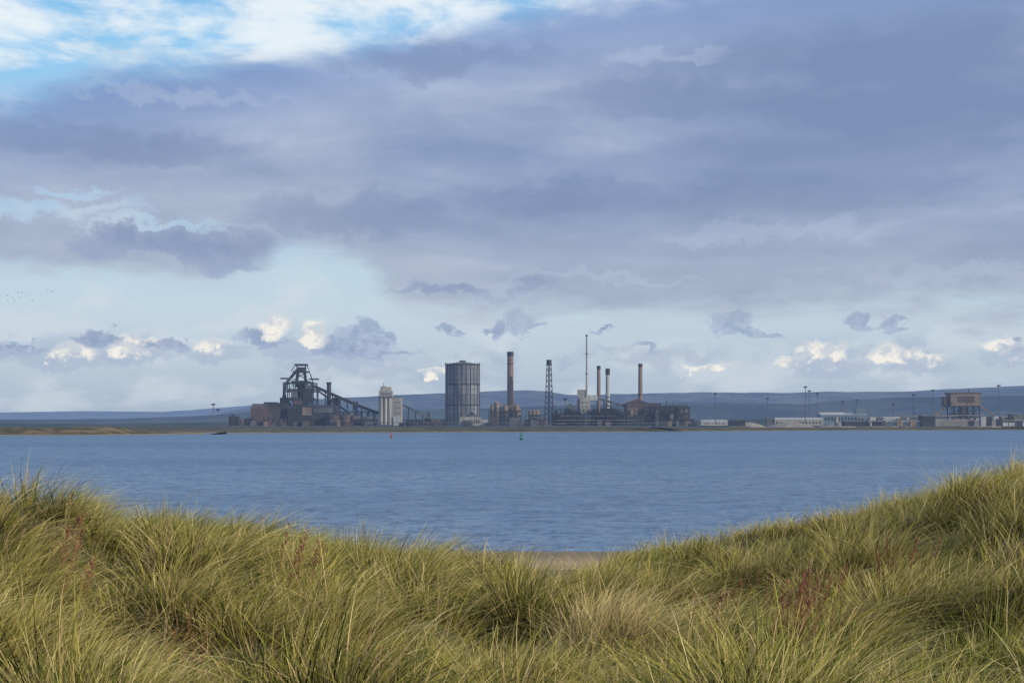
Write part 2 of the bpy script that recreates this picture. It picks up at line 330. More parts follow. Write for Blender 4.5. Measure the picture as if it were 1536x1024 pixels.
b=B(2350); b.box(690,722,625,638,CO,dep=14); b.box(704,716,622,625,ST,dep=8); b.windows(692,720,628,636,8,1,fx=.45,fz=.6); b.box(722,732,629,638,PA,dep=10); b.obj("gasholder_control_building")
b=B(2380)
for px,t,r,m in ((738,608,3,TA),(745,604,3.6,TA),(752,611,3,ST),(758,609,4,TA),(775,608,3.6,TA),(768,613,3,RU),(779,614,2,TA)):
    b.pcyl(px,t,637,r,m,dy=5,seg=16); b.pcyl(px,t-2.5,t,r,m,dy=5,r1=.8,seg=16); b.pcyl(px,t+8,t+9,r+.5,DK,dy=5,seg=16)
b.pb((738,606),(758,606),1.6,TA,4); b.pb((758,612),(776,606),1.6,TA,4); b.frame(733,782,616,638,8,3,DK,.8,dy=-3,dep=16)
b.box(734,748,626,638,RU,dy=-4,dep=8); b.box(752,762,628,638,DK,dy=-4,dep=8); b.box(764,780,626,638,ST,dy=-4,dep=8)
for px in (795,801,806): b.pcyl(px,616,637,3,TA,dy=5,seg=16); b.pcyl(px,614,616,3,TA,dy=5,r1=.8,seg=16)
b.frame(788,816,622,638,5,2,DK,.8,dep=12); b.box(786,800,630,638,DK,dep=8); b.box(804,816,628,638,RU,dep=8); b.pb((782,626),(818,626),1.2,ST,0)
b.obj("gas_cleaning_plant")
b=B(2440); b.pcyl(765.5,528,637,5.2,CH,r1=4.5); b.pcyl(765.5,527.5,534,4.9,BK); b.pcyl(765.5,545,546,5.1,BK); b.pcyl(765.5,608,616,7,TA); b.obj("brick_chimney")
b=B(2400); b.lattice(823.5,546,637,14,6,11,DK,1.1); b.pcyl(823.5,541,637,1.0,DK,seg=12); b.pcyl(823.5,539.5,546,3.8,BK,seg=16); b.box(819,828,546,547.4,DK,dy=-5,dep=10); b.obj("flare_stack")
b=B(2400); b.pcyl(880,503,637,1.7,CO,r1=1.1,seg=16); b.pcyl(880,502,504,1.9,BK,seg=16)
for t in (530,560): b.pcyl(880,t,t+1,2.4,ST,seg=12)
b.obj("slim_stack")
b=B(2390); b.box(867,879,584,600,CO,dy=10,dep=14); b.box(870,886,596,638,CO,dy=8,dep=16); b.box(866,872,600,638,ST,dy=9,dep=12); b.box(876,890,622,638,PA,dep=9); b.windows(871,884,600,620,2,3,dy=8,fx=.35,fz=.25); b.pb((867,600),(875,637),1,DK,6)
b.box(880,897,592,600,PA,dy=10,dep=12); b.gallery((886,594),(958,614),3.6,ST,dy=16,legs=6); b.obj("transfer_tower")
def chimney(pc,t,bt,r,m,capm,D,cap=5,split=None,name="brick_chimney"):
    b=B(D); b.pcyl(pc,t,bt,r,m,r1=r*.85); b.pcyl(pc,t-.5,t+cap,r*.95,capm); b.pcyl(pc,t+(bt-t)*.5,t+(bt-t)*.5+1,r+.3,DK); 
    if split: b.pcyl(pc,t+1,split,r*.97+.1,capm)
    b.pcyl(pc,bt-6,bt,r+1.2,ST); b.obj(name)
chimney(898,549,637,3.1,CH,BK,2450); chimney(911.5,553,637,3.4,PA,BK,2460,split=562,name="steel_chimney"); chimney(960.5,546,637,3.6,CH,BK,2420,cap=4)
b=B(2380)
for i,(p0,p1,t,m) in enumerate([(828,850,620,DK),(846,868,616,DK),(886,905,617,DK),(902,925,612,DK),(922,944,617,ST),(850,862,609,ST)]):
    b.box(p0,p1,t,638,m,dy=i*3,dep=18); b.box(p0+4,p0+9,t-4,t,m,dy=i*3+3,dep=8); b.windows(p0+1,p1-1,t+2,634,5,2,dy=i*3,fz=.35)
b.frame(828,952,614,638,18,3,DK,.8,dy=-4,dep=14)
for k in range(12): px=830+k*10; b.pb((px,638),(px,606+random.random()*14),.7,DK,-6)
b.pb((840,624),(950,624),1.4,ST,-5); b.pb((835,630),(952,630),1,TA,-6); b.gallery((905,604),(940,626),2.2,DK,dy=-8,legs=2); b.obj("ore_preparation_plant")
b=B(2400)
b.gable(940,972,604,598,638,RU,RU,dep=40,along=False); b.gable(966,1032,611,607,638,RU,DK,dy=-4,dep=40); b.box(975,992,604,612,RU,dy=10,dep=15); b.box(1016,1032,610,638,RU,dy=-8,dep=20)
b.box(940,955,612,638,TA,dy=-6,dep=6); b.box(952,1000,622,638,DK,dy=-10,dep=12); b.windows(968,1014,614,622,10,1,dy=-4); b.frame(975,1033,610,638,8,3,DK,.9,dy=-14,dep=10)
b.box(981,990,616,638,ST,dy=-13,dep=8); b.box(1002,1010,620,638,TA,dy=-13,dep=8); b.box(1020,1030,600+14,620,TA,dy=-9,dep=4); b.pb((1000,612),(1000,600),1,DK,5); b.pb((1010,612),(1010,602),1,DK,5)
b.box(1032,1042,628,638,DK,dep=16); b.obj("coke_oven_building")
b=B(2330); random.seed(5)
for k in range(60):
    px=random.uniform(372,1045); wdt=random.uniform(3,12); t=random.uniform(629,634.5); b.box(px,px+wdt,t,639,random.choice([DK,DK,RU,ST,DK,TA]),dy=random.uniform(-6,20),dep=8)
b.pb((560,633.5),(1040,634.5),.8,ST,-10)
for k in range(50): b.pb((562+k*9.6,638.5),(562+k*9.6,634),.5,DK,-10)
b.obj("pipe_rack")
def mast(px,t,D,bt=633):
    b=B(D)
    b.cyl(b.X(px),D,b.Z(bt)-4,b.Z(t),1.0,0.7,ST,10); b.cyl(b.X(px),D,b.Z(t)-0.3,b.Z(t)+0.5,2.6,2.6,DK,12)
    for a in range(8):
        c,s_=math.cos(a*math.pi/4),math.sin(a*math.pi/4); b.wbox(b.X(px)+c*3-.9,b.X(px)+c*3+.9,D+s_*3-.9,D+s_*3+.9,b.Z(t)-1.9,b.Z(t)+1.1,DK)
    b.obj("light_mast")
for px,t,D in ((848,598,2700),(1073,590,3300),(1151,597,3500),(1208,580,3300),(1214,586,3500),(1226,590,3700),(1370,592,3400),(1399,585,3300),(1413,596,3700),(1498,578,3300),(320,606,2900),(327,614,3100),(1285,600,3800),(1264,602,3900),(1340,606,3900)): mast(px,t,D)
D2=3350
b=B(D2); b.box(1053,1090,631,639,DK,dep=30); b.gable(1052,1091,632,629.5,638,PA,PA,dy=-4,dep=30); b.box(1095,1118,630,639,DK,dep=20); b.windows(1055,1088,633,637,9,1,dy=-4); b.box(1104,1108,627,630,ST,dep=8); b.obj("warehouse")
b=B(D2+300); b.gable(1232,1300,622,618,636,BL,PA,dep=60); b.box(1284,1298,612,622,BL,dy=5,dep=20); b.windows(1236,1296,624,632,12,1,fx=.5,fz=.6); b.obj("warehouse")
b=B(D2+100); b.gable(1160,1235,629,626,638,CO,PA,dep=50); b.box(1150,1162,626,638,ST,dep=15); b.windows(1163,1232,631,636,14,1); b.obj("warehouse")
b=B(D2)
b.box(1426,1471,590,609,TA,dep=40); b.box(1424,1473,588.5,590.2,RU,dy=-1,dep=42); b.frame(1428,1469,609,633,4,2,DK,1.4,dep=36); b.box(1440,1452,612,630,RU,dy=5,dep=12); b.box(1438,1462,594,603,RU,dy=-1.5,dep=1.4); b.box(1417,1426,595,609,RU,dy=5,dep=20)
b.pb((1426,606),(1395,629),2.6,TA,8); b.pb((1471,608),(1500,628),2.2,TA,8); b.pb((1455,589),(1455,583),1,DK,10); b.obj("ore_unloader")
b=B(D2-60)
for p0,p1,t,m in ((1305,1360,629,ST),(1340,1420,631,PA),(1400,1495,628,SF),(1475,1536,631.5,PA),(1380,1400,622,DK),(1520,1560,620,ST),(1265,1300,630,DK),(1326,1350,625,PA),(1502,1524,624,TA)):
    b.gable(p0,p1,t+2,t,639,m,m if m!=DK else ST,dep=30,dy=random.uniform(-20,10))
b.pb((1290,626),(1480,622),1.4,SF,20); b.pb((1300,631.5),(1545,630),1.0,CO,-12)
for k in range(24): b.pb((1300+k*10,638),(1300+k*10,631.3-k*.06),.7,ST,-12)
for k in range(30): px=1290+random.random()*250; b.box(px,px+random.uniform(3,10),random.uniform(624,633),639,random.choice([DK,TA,ST,DK,RU,PA]),dy=random.uniform(-15,-8),dep=8)
for px in (1312,1365,1505,1518,1258): b.pcyl(px,625,638,3.0,CO,dy=25,seg=16)
b.obj("dock_sheds")
b=B(D2+40)
for px,r,hh in ((1125,30,8),(1190,38,9),(1262,30,7),(1338,46,14),(1365,30,11),(1480,34,9)):
    seg=20; cx_=b.X(px); rr=r*b.k; hz_=hh*b.k; vs=[];fs=[]
    for j,(fr,fh) in enumerate(((1,0),(.7,.45),(.4,.8),(.12,1))):
        for a in range(seg):
            jt=1+.08*math.sin(a*3.1+px+j); vs.append((cx_+rr*fr*math.cos(a*2*math.pi/seg)*jt,b.D+40+rr*.5*fr*math.sin(a*2*math.pi/seg)*jt,6+hz_*fh))
    for j in range(3):
        for a in range(seg): fs.append((j*seg+a,j*seg+(a+1)%seg,(j+1)*seg+(a+1)%seg,(j+1)*seg+a))
    fs.append(tuple(range(3*seg,4*seg))); b.add(vs,fs,SF)
b.obj("ore_stockpile")
# ---------------------------------------------------------------- buoys
gm=pmat("green_paint",(0.01,0.18,0.11),(0.01,0.12,0.08),1.0,rough=.5); rm=pmat("red_paint",(0.40,0.05,0.03),(0.3,0.03,0.02),1.0,rough=.5); bw=pmat("dark_fender",(0.03,0.03,0.03),None,1.0)
def buoy(px,py,hh,m,cone,name):
    D=H*F/(py-HY); b=B(D); x0=b.X(px)
    k=hh/6
    b.cyl(x0,D,-0.4*k,0.9*k,1.25*k,1.35*k,0,20); b.cyl(x0,D,0.9*k,1.15*k,1.4*k,1.3*k,2,20); b.cyl(x0,D,1.15*k,1.5*k,1.3*k,0.8*k,0,20)
    for a in range(4):
        c,s_=math.cos(a*math.pi/2+.78),math.sin(a*math.pi/2+.78)
        b.beam((x0+c*1.0*k,D+s_*1.0*k,1.3*k),(x0+c*.45*k,D+s_*.45*k,4.3*k),.22*k,0)
        c2,s2=math.cos((a+1)*math.pi/2+.78),math.sin((a+1)*math.pi/2+.78)
        b.beam((x0+c*.8*k,D+s_*.8*k,2.3*k),(x0+c2*.8*k,D+s2*.8*k,2.3*k),.15*k,0)
    b.cyl(x0,D,2.4*k,4.0*k,.75*k,.5*k,0,12); b.cyl(x0,D,4.3*k,4.45*k,.65*k,.65*k,0,12); b.cyl(x0,D,4.45*k,4.9*k,.15*k,.15*k,2,8)
    if cone: b.cyl(x0,D,4.9*k,6*k,.6*k,.05*k,0,12)
    else: b.cyl(x0,D,4.9*k,5.9*k,.5*k,.5*k,0,12)
    b.obj(name,[m,m,bw])
buoy(782,659.5,5.4,gm,True,"green_buoy"); buoy(587,656.5,4.4,rm,False,"red_buoy")
# ---------------------------------------------------------------- birds
bm=pmat("bird_feathers",(0.20,0.20,0.21),(0.10,0.10,0.11),3)
par=bpy.data.objects.new("bird_flock",None); scene.collection.objects.link(par); par.location=(-110,330,40)
random.seed(3)
for i in range(16):
    D=330+random.uniform(-20,20); px=random.choice([random.uniform(0,50),random.uniform(10,48),random.uniform(70,80)]); py=random.uniform(434,455) if px<60 else random.uniform(433,440)
    X_=(px-768)/F*D; Z_=H+(HY-py)/F*D; fl=random.uniform(-.1,.55); s_=random.uniform(.28,.38)
    vs=[(0,.55,0),(.10,.2,.05),(-.10,.2,.05),(0,.2,-.1),(.08,-.3,.03),(-.08,-.3,.03),(0,-.3,-.06),(.12,-.62,0),(-.12,-.62,0),
        (.6,.22,.6*fl+.05),(.6,-.06,.6*fl),(1.25,-.1,.5*fl),(1.3,-.18,.5*fl-.02),(-.6,.22,.6*fl+.05),(-.6,-.06,.6*fl),(-1.25,-.1,.5*fl),(-1.3,-.18,.5*fl-.02)]
    fs=[(0,2,1),(0,1,3),(0,3,2),(1,2,5,4),(1,4,6,3),(2,3,6,5),(4,5,8,7),(4,7,6),(5,6,8),(6,7,8),(1,9,10,4),(9,11,12,10),(2,5,14,13),(13,14,16,15)]
    me=bpy.data.meshes.new("bird"); me.from_pydata([(a*s_,c*s_,d*s_) for a,c,d in vs],[],fs); me.materials.append(bm)
    o=bpy.data.objects.new("bird",me); scene.collection.objects.link(o); o.parent=par; o.location=Vector((X_,D,Z_))-par.location; o.rotation_euler=(random.uniform(-.1,.1),random.uniform(-.3,.3),random.uniform(-1.9,-1.2))
# ---------------------------------------------------------------- far land
def fnoise(X,Y,sc,seed=0,oct=4):
    out=np.zeros_like(X,dtype=float); amp=1;tot=0
    for o in range(oct):
        xs=X/sc*2**o+seed*13.7+o*5.1; ys=Y/sc*2**o+seed*7.3+o*9.2
        xi=np.floor(xs).astype(np.int64); yi=np.floor(ys).astype(np.int64); xf=xs-xi; yf=ys-yi
        def h(a,b_): 
            t=np.sin(a*127.1+b_*311.7+seed*17.0)*43758.5453; return t-np.floor(t)
        sx=xf*xf*(3-2*xf); sy=yf*yf*(3-2*yf)
        val=(h(xi,yi)*(1-sx)+h(xi+1,yi)*sx)*(1-sy)+(h(xi,yi+1)*(1-sx)+h(xi+1,yi+1)*sx)*sy
        out+=amp*(val-.5)*2; tot+=amp; amp*=.5
    return out/tot
def grid(name,X,Y,Z,mat,smooth=True):
    r,c=X.shape; co=np.stack([X,Y,Z],-1).reshape(-1,3).astype(np.float32)
    i=np.arange(r*c).reshape(r,c); q_=np.stack([i[:-1,:-1],i[:-1,1:],i[1:,1:],i[1:,:-1]],-1).reshape(-1,4)
    me=bpy.data.meshes.new(name); me.vertices.add(len(co)); me.vertices.foreach_set('co',co.ravel())
    me.loops.add(q_.size); me.loops.foreach_set('vertex_index',q_.ravel().astype(np.int32)); me.polygons.add(len(q_)); me.polygons.foreach_set('loop_start',np.arange(len(q_),dtype=np.int32)*4)
    me.update(calc_edges=True); me.polygons.foreach_set('use_smooth',np.full(len(q_),smooth)); me.materials.append(mat); o=bpy.data.objects.new(name,me); scene.collection.objects.link(o); return o
lm,nn=newmat("far_shore"); geo=nn.new('ShaderNodeNewGeometry'); s3=nn.new('ShaderNodeSeparateXYZ'); nn.put(s3.inputs[0],geo.outputs[0])
pos=geo.outputs[0]; f1=nn.noise(pos,0.012,6,.65); f2=nn.noise(pos,0.05,5,.7)
gr=nn.mix(nn.ss(f1,.4,.6),(0.040,0.042,0.030),(0.075,0.068,0.045)); gr=nn.mix(nn.m('MULTIPLY',nn.ss(f2,.5,.7),.6),gr,(0.025,0.030,0.022))
sa=nn.mix(nn.ss(nn.m('ADD',s3.outputs[2],nn.m('MULTIPLY',nn.m('SUBTRACT',f2,.5),4.0)),0.7,1.5),(0.165,0.135,0.10),gr)
p=nn.new('ShaderNodeBsdfPrincipled'); nn.put(p.inputs['Base Color'],sa); p.inputs['Roughness'].default_value=.95; p.inputs['Specular IOR Level'].default_value=.1
nn.put(p.inputs['Emission Color'],(*HAZE_GLOW,1)); p.inputs['Emission Strength'].default_value=.5; finish(nn,p.outputs[0])  # painted haze: the shore emits the tint
cols=np.linspace(-1800,3300,900)
sh=np.interp(cols,[-1800,0,400,900,1200,1536,3300],[1900,1850,1800,2150,2750,3200,3500])
offs=np.array([-80,-30,0,12,25,40,60,80,100,130,170,230,300,400,600,900,1500,2500,4000,7000,12000.])
prof=np.interp(offs,[-80,-30,0,40,60,100,170,300,600,12000],[-4,-2,0.0,1.2,2.6,6.0,6.8,6.2,6.0,6.5])
PX,OF=np.meshgrid(cols,offs); SHm=np.tile(sh,(len(offs),1)); Dm=SHm+OF; Xm=(PX-768)/F*Dm
Zm=np.tile(prof[:,None],(1,len(cols)))+ (fnoise(Xm,Dm,60,1)*1.8+fnoise(Xm,Dm,220,2)*1.2)*np.clip((OF-15)/60,0,1)*np.where(OF>500,.3,1)
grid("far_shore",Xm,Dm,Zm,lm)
sm,nn=newmat("spit_sand"); geo=nn.new('ShaderNodeNewGeometry'); f1=nn.noise(geo.outputs[0],0.04,6,.65); s3=nn.new('ShaderNodeSeparateXYZ'); nn.put(s3.inputs[0],geo.outputs[0])
c_=nn.mix(nn.ss(f1,.42,.58),(0.14,0.105,0.07),(0.045,0.048,0.03)); c_=nn.mix(nn.ss(s3.outputs[2],1.3,0.6),c_,(0.19,0.155,0.11))
p=nn.new('ShaderNodeBsdfPrincipled'); nn.put(p.inputs['Base Color'],c_); p.inputs['Roughness'].default_value=.95; p.inputs['Specular IOR Level'].default_value=.1
nn.put(p.inputs['Emission Color'],(*HAZE_GLOW,1)); p.inputs['Emission Strength'].default_value=.25; finish(nn,p.outputs[0])  # weaker painted haze glow on the spit
cols=np.linspace(-1500,340,500); offs=np.array([-40,-10,0,8,16,26,40,60,85,120,170,240,330.])
PX,OF=np.meshgrid(cols,offs); front=np.interp(PX,[-1500,0,150,230,340],[1150,1370,1400,1480,1640]); Dm=front+OF; Xm=(PX-768)/F*Dm
top=np.interp(PX,[-1500,-100,20,80,120,150,185,200,240,340],[9,8.5,8.2,7.2,8.4,8.2,6.5,4.2,2.4,-1.])
prof=np.interp(OF,[-40,-10,0,16,40,60,120,240,330],[-3,-1,0,.14,.6,1,.95,.5,-.3])
Zm=prof*top+fnoise(Xm,Dm,35,5)*1.5*np.clip(prof,0,1)*np.clip(top/6,0,1)-.1
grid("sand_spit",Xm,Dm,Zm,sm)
# ---------------------------------------------------------------- hills
def hills(name,D,pts,c1,c2,haze_em,dep=2500,seed=0,rough=1.0):
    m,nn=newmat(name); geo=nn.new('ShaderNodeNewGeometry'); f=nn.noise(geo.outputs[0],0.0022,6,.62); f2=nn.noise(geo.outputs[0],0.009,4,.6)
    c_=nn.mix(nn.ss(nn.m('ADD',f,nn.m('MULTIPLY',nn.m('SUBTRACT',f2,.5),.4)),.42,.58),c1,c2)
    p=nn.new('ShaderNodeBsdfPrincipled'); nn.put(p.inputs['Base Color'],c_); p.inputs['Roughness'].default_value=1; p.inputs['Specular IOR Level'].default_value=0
    nn.put(p.inputs['Emission Color'],(*haze_em,1)); p.inputs['Emission Strength'].default_value=1; finish(nn,p.outputs[0])  # ridge emits its own blue: distance haze painted into the material
    cols=np.linspace(-1500,3000,900); ro=np.linspace(-1,1,25)
    PX,T=np.meshgrid(cols,ro); Dm=D+T*dep; X_=(PX-768)/F*D; hh=(HY-np.interp(PX,[q_[0] for q_ in pts],[q_[1] for q_ in pts]))/F*D
    pr=np.cos(np.clip(T,-1,1)*np.pi/2)**1.3
    Z_=(H-4+hh)*pr+fnoise(X_,Dm,900,seed,5)*22*rough*pr*np.abs(T)**.5+fnoise(X_,Dm,160,seed+3,3)*6*rough*pr
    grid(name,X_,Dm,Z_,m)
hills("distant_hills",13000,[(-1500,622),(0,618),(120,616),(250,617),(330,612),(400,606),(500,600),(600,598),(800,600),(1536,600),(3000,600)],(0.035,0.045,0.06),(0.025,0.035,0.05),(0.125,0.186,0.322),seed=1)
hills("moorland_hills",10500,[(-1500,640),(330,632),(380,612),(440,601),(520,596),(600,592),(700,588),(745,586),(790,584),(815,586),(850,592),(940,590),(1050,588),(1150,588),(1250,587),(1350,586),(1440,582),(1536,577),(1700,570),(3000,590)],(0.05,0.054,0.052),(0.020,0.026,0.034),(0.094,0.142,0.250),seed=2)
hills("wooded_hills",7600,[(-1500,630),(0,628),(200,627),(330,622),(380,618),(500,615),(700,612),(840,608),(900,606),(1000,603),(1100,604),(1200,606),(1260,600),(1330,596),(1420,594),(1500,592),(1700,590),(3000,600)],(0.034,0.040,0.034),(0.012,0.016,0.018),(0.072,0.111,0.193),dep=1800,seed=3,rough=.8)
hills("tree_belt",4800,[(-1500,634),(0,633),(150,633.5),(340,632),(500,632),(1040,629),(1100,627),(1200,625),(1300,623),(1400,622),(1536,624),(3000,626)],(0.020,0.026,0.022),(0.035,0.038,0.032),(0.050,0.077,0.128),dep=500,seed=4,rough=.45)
# ---------------------------------------------------------------- water
wm,nn=newmat("sea_water"); geo=nn.new('ShaderNodeNewGeometry'); pos=geo.outputs[0]; s3=nn.new('ShaderNodeSeparateXYZ'); nn.put(s3.inputs[0],pos)
sv=nn.comb(s3.outputs[0],nn.m('MULTIPLY',s3.outputs[1],1.1))
w1=nn.noise(sv,0.8,4,.72,.3,dim='2D'); w2=nn.noise(sv,0.17,6,.80,.1,dim='2D'); w4=nn.noise(nn.comb(nn.m('MULTIPLY',s3.outputs[0],.35),s3.outputs[1]),0.010,5,.65,dim='2D')
hgt=nn.m('ADD',nn.m('MULTIPLY',w1,.7),nn.m('MULTIPLY',w2,4.0))
bp=nn.new('ShaderNodeBump'); bp.inputs['Strength'].default_value=1.0; bp.inputs['Distance'].default_value=1.0; nn.put(bp.inputs['Height'],hgt)
bc=nn.mix(nn.ss(w4,.35,.65),(0.100,0.172,0.295),(0.135,0.215,0.345))
bc=nn.mix(nn.m('MULTIPLY',nn.ss(nn.m('ADD',nn.m('MULTIPLY',w2,.5),nn.m('MULTIPLY',w1,.5)),.47,.57),.80),bc,(0.034,0.076,0.17))  # dark side of ripples painted into the water colour, besides the bump
df=nn.new('ShaderNodeBsdfDiffuse'); nn.put(df.inputs[0],bc); 
gl=nn.new('ShaderNodeBsdfGlossy'); gl.inputs['Roughness'].default_value=.2; nn.put(gl.inputs[0],(0.80,0.89,1.0)); nn.put(gl.inputs['Normal'],bp.outputs[0])
fr=nn.new('ShaderNodeFresnel'); fr.inputs[0].default_value=1.33; nn.put(fr.inputs['Normal'],bp.outputs[0])
mx=nn.new('ShaderNodeMixShader'); nn.put(mx.inputs[0],nn.m('ADD',nn.m('MULTIPLY',fr.outputs[0],.6),.05)); nn.put(mx.inputs[1],df.outputs[0]); nn.put(mx.inputs[2],gl.outputs[0]); finish(nn,mx.outputs[0])
me=bpy.data.meshes.new("sea"); me.from_pydata([(-30000,60,0),(30000,60,0),(30000,30000,0),(-30000,30000,0)],[],[(0,1,2,3)]); me.materials.append(wm); o=bpy.data.objects.new("sea",me); scene.collection.objects.link(o)
# ---------------------------------------------------------------- dunes
def cp(px,py,D,g=None):
    if g is None: g=0.75 if px<820 and D>14.9 and py<840 else .66
    return ((px-768)/F*D, D, H-(py-HY)/F*D-g)
CP=[cp(*t) for t in [(-300,690,15),(-120,694,16),(0,702,16),(60,704,16),(130,730,17),(178,776,18),(240,744,18),(320,780,19),(365,758,20),(430,786,21),(520,800,22),(600,824,23),(655,796,22),(730,812,23),(800,834,24),(850,838,26,.55),
 (890,834,30),(930,824,34),(1000,810,36),(1080,785,36),(1160,773,36),(1250,766,36),(1300,746,34),(1400,719,32),(1460,700,30),(1536,688,28),(1640,664,27),(1800,650,26),
 (90,860,12.5),(-150,850,12.5),(300,870,13.5),(500,890,14),(700,880,16),(850,890,16),(930,910,15.5),(965,1010,12.5),(990,930,18),(1010,860,24),(1150,830,26),(1250,850,22),(1400,830,21),(1520,800,20),(1200,930,15),(1450,930,13),(1650,900,13)]]
for px in range(-200,1800,250): CP.append(((px-768)/F*9,9,6.95))
for xx in (-9,-3,3,9): CP+= [(xx,4,7.15),(xx,0,7.3),(xx,-6,7.2)]
CP+=[cp(850,872,32,.62),cp(850,872,40,.62),cp(800,868,32,.62),cp(930,850,44,.62),cp(700,850,30,.62),cp(500,830,30,.62),cp(300,810,28,.62),cp(100,790,26,.62),(-12,25,6.0),(3,60,2.6),(-3,60,2.6),(-10,60,3),(10,60,3.0),(3,48,3.6),(18,46,4.4),(24,40,6.5),(30,60,3.2)]
CP=np.array(CP)
def Gp(Y): return np.interp(Y,[-400,-5,24,45,82,90,108,140,400],[7,7.2,7.1,4.2,.9,.5,0.02,-2,-6])
anc=[(sx*70,yy) for sx in (-1,1) for yy in (-40,0,20,40,70,100)]+[(xx,yy) for xx in (-40,-20,0,20,40) for yy in (90,110)]+[(xx,-40) for xx in (-40,0,40)]
PT=np.array([(a,b_) for a,b_,_ in CP]+anc); VAL=np.concatenate([CP[:,2]-Gp(CP[:,1]),np.zeros(len(anc))])
def ker(r2): return np.where(r2>1e-9,r2*np.log(np.maximum(r2,1e-9))*.5,0)
d2=((PT[:,None]-PT[None])**2).sum(-1); nP=len(PT); A=np.zeros((nP+3,nP+3)); A[:nP,:nP]=ker(d2)+np.eye(nP)*.02; A[:nP,nP]=1; A[:nP,nP+1:]=PT; A[nP:,:nP]=A[:nP,nP:].T
sol=np.linalg.solve(A,np.concatenate([VAL,[0,0,0]]))
nM=600; MY=np.sqrt(rng.uniform(36,44**2,nM)); MX=rng.uniform(-1,1,nM)*(.40*MY+3); MR=rng.uniform(.38,.90,nM)*(1+MY/70); MA=rng.uniform(.22,.68,nM)*(.55+MR*.5)
kk=~((np.abs(MX-(850-768)/F*MY)<.8)&(MY>24)); MX,MY,MR,MA=MX[kk],MY[kk],MR[kk],MA[kk]
def mound(X,Y):
    q_=np.stack([X.ravel(),Y.ravel()],-1); out=np.zeros(len(q_)); ok=np.where((q_[:,1]>3)&(q_[:,1]<48)&(np.abs(q_[:,0])<24))[0]
    for i in range(0,len(ok),20000):
        k=ok[i:i+20000]; s_=q_[k]; d=((s_[:,0:1]-MX[None])**2+(s_[:,1:2]-MY[None])**2)/(MR**2)[None]
        out[k]=(MA[None]*np.exp(-d**1.35)).max(1)
    return out.reshape(X.shape)
def terr(X,Y):
    sh_=X.shape; q_=np.stack([X.ravel(),Y.ravel()],-1); out=np.empty(len(q_))
    for i in range(0,len(q_),40000):
        s_=q_[i:i+40000]; d=((s_[:,None]-PT[None])**2).sum(-1); out[i:i+40000]=ker(d)@sol[:nP]+sol[nP]+s_@sol[nP+1:]
    out=out.reshape(sh_); m=np.clip((75-np.abs(X))/12,0,1)*np.clip((Y+45)/10,0,1)*np.clip((118-Y)/8,0,1)
    z_=Gp(Y)+out*m
    land=np.clip((88-Y)/10,0,1)
    z_+= (fnoise(X,Y,3.5,9,2)*.08)*land + fnoise(X,Y,14,10,2)*.9*np.clip((np.abs(X)-34)/20,0,1)*land
    return z_
xs=np.concatenate([np.linspace(-400,-42,50),np.arange(-40,40,.2),np.linspace(42,400,50)]); ys=np.concatenate([np.linspace(-200,-12,20),np.arange(-10,5,.5),np.arange(5,46,.2),np.arange(46,112,.8),np.linspace(115,160,8)])
XX,YY=np.meshgrid(xs,ys); MM=mound(XX,YY); ZZ=terr(XX,YY)+MM-.16
GX=np.gradient(MM,xs,axis=1); GY=np.gradient(MM,ys,axis=0)
def samp(A_,X,Y):
    xi=np.clip(np.searchsorted(xs,X)-1,0,len(xs)-2); yi=np.clip(np.searchsorted(ys,Y)-1,0,len(ys)-2)
    fx=(X-xs[xi])/(xs[xi+1]-xs[xi]); fy=(Y-ys[yi])/(ys[yi+1]-ys[yi])
    return (A_[yi,xi]*(1-fx)+A_[yi,xi+1]*fx)*(1-fy)+(A_[yi+1,xi]*(1-fx)+A_[yi+1,xi+1]*fx)*fy
# dune crest outline in image pixels: terrain is fitted to it from the camera
TG=np.array([(-200,698),(0,698),(50,699),(90,709),(130,727),(180,768),(240,742),(285,756),(320,771),(365,757),(430,782),(500,791),(600,814),(650,796),(720,809),(790,826),(826,843),(884,843),(930,820),(1000,804),(1080,779),(1160,768),(1250,759),(1300,744),(1400,716),(1460,698),(1536,684),(1700,668)],float)
pc=np.arange(-150,1700,10.); YS=np.arange(11,48,.25)
for it in range(12):
    Xg=(pc[None]-768)/F*YS[:,None]; Yg=np.repeat(YS[:,None],len(pc),1)
    hb=.52*(.58+.5*np.clip(samp(MM,Xg,Yg)/.35,0,1.2)); P_=HY-(samp(ZZ,Xg,Yg)+hb-H)/Yg*F
    j=P_.argmin(0); top_=P_[j,np.arange(len(pc))]; Yst=YS[j]; tg=np.interp(pc,TG[:,0],TG[:,1])
    dz=(top_-tg)/F*Yst
    ker_=np.exp(-(np.arange(-2,3)/1.0)**2); ker_/=ker_.sum(); dz=np.convolve(np.pad(dz,2,'edge'),ker_,'valid'); Yst=np.convolve(np.pad(Yst,2,'edge'),ker_,'valid')
    ok=YY>8; pxg=np.where(ok,XX/np.where(ok,YY,1)*F+768,-9999)
    dzg=np.interp(pxg,pc,dz); Yc=np.interp(pxg,pc,Yst)
    ZZ+=np.where(ok&(pxg>-600)&(pxg<2200),dzg*np.exp(-((YY-Yc)/2.6)**2)*.8,0)
print("CREST residual px",np.abs(top_-tg).mean(),np.abs(top_-tg).max())
dm,nn=newmat("dune_sand"); geo=nn.new('ShaderNodeNewGeometry'); s3=nn.new('ShaderNodeSeparateXYZ'); nn.put(s3.inputs[0],geo.outputs[0]); f1=nn.noise(geo.outputs[0],2.0,6,.7); f2=nn.noise(geo.outputs[0],.5,4,.6)
lit=nn.mix(nn.ss(f1,.4,.65),(0.035,0.032,0.015),(0.10,0.08,0.04)); bs=nn.mix(nn.ss(f2,.35,.65),(0.27,0.19,0.12),(0.34,0.245,0.16)); bs=nn.mix(nn.ss(s3.outputs[2],.40,.08),bs,(0.16,0.12,0.08))
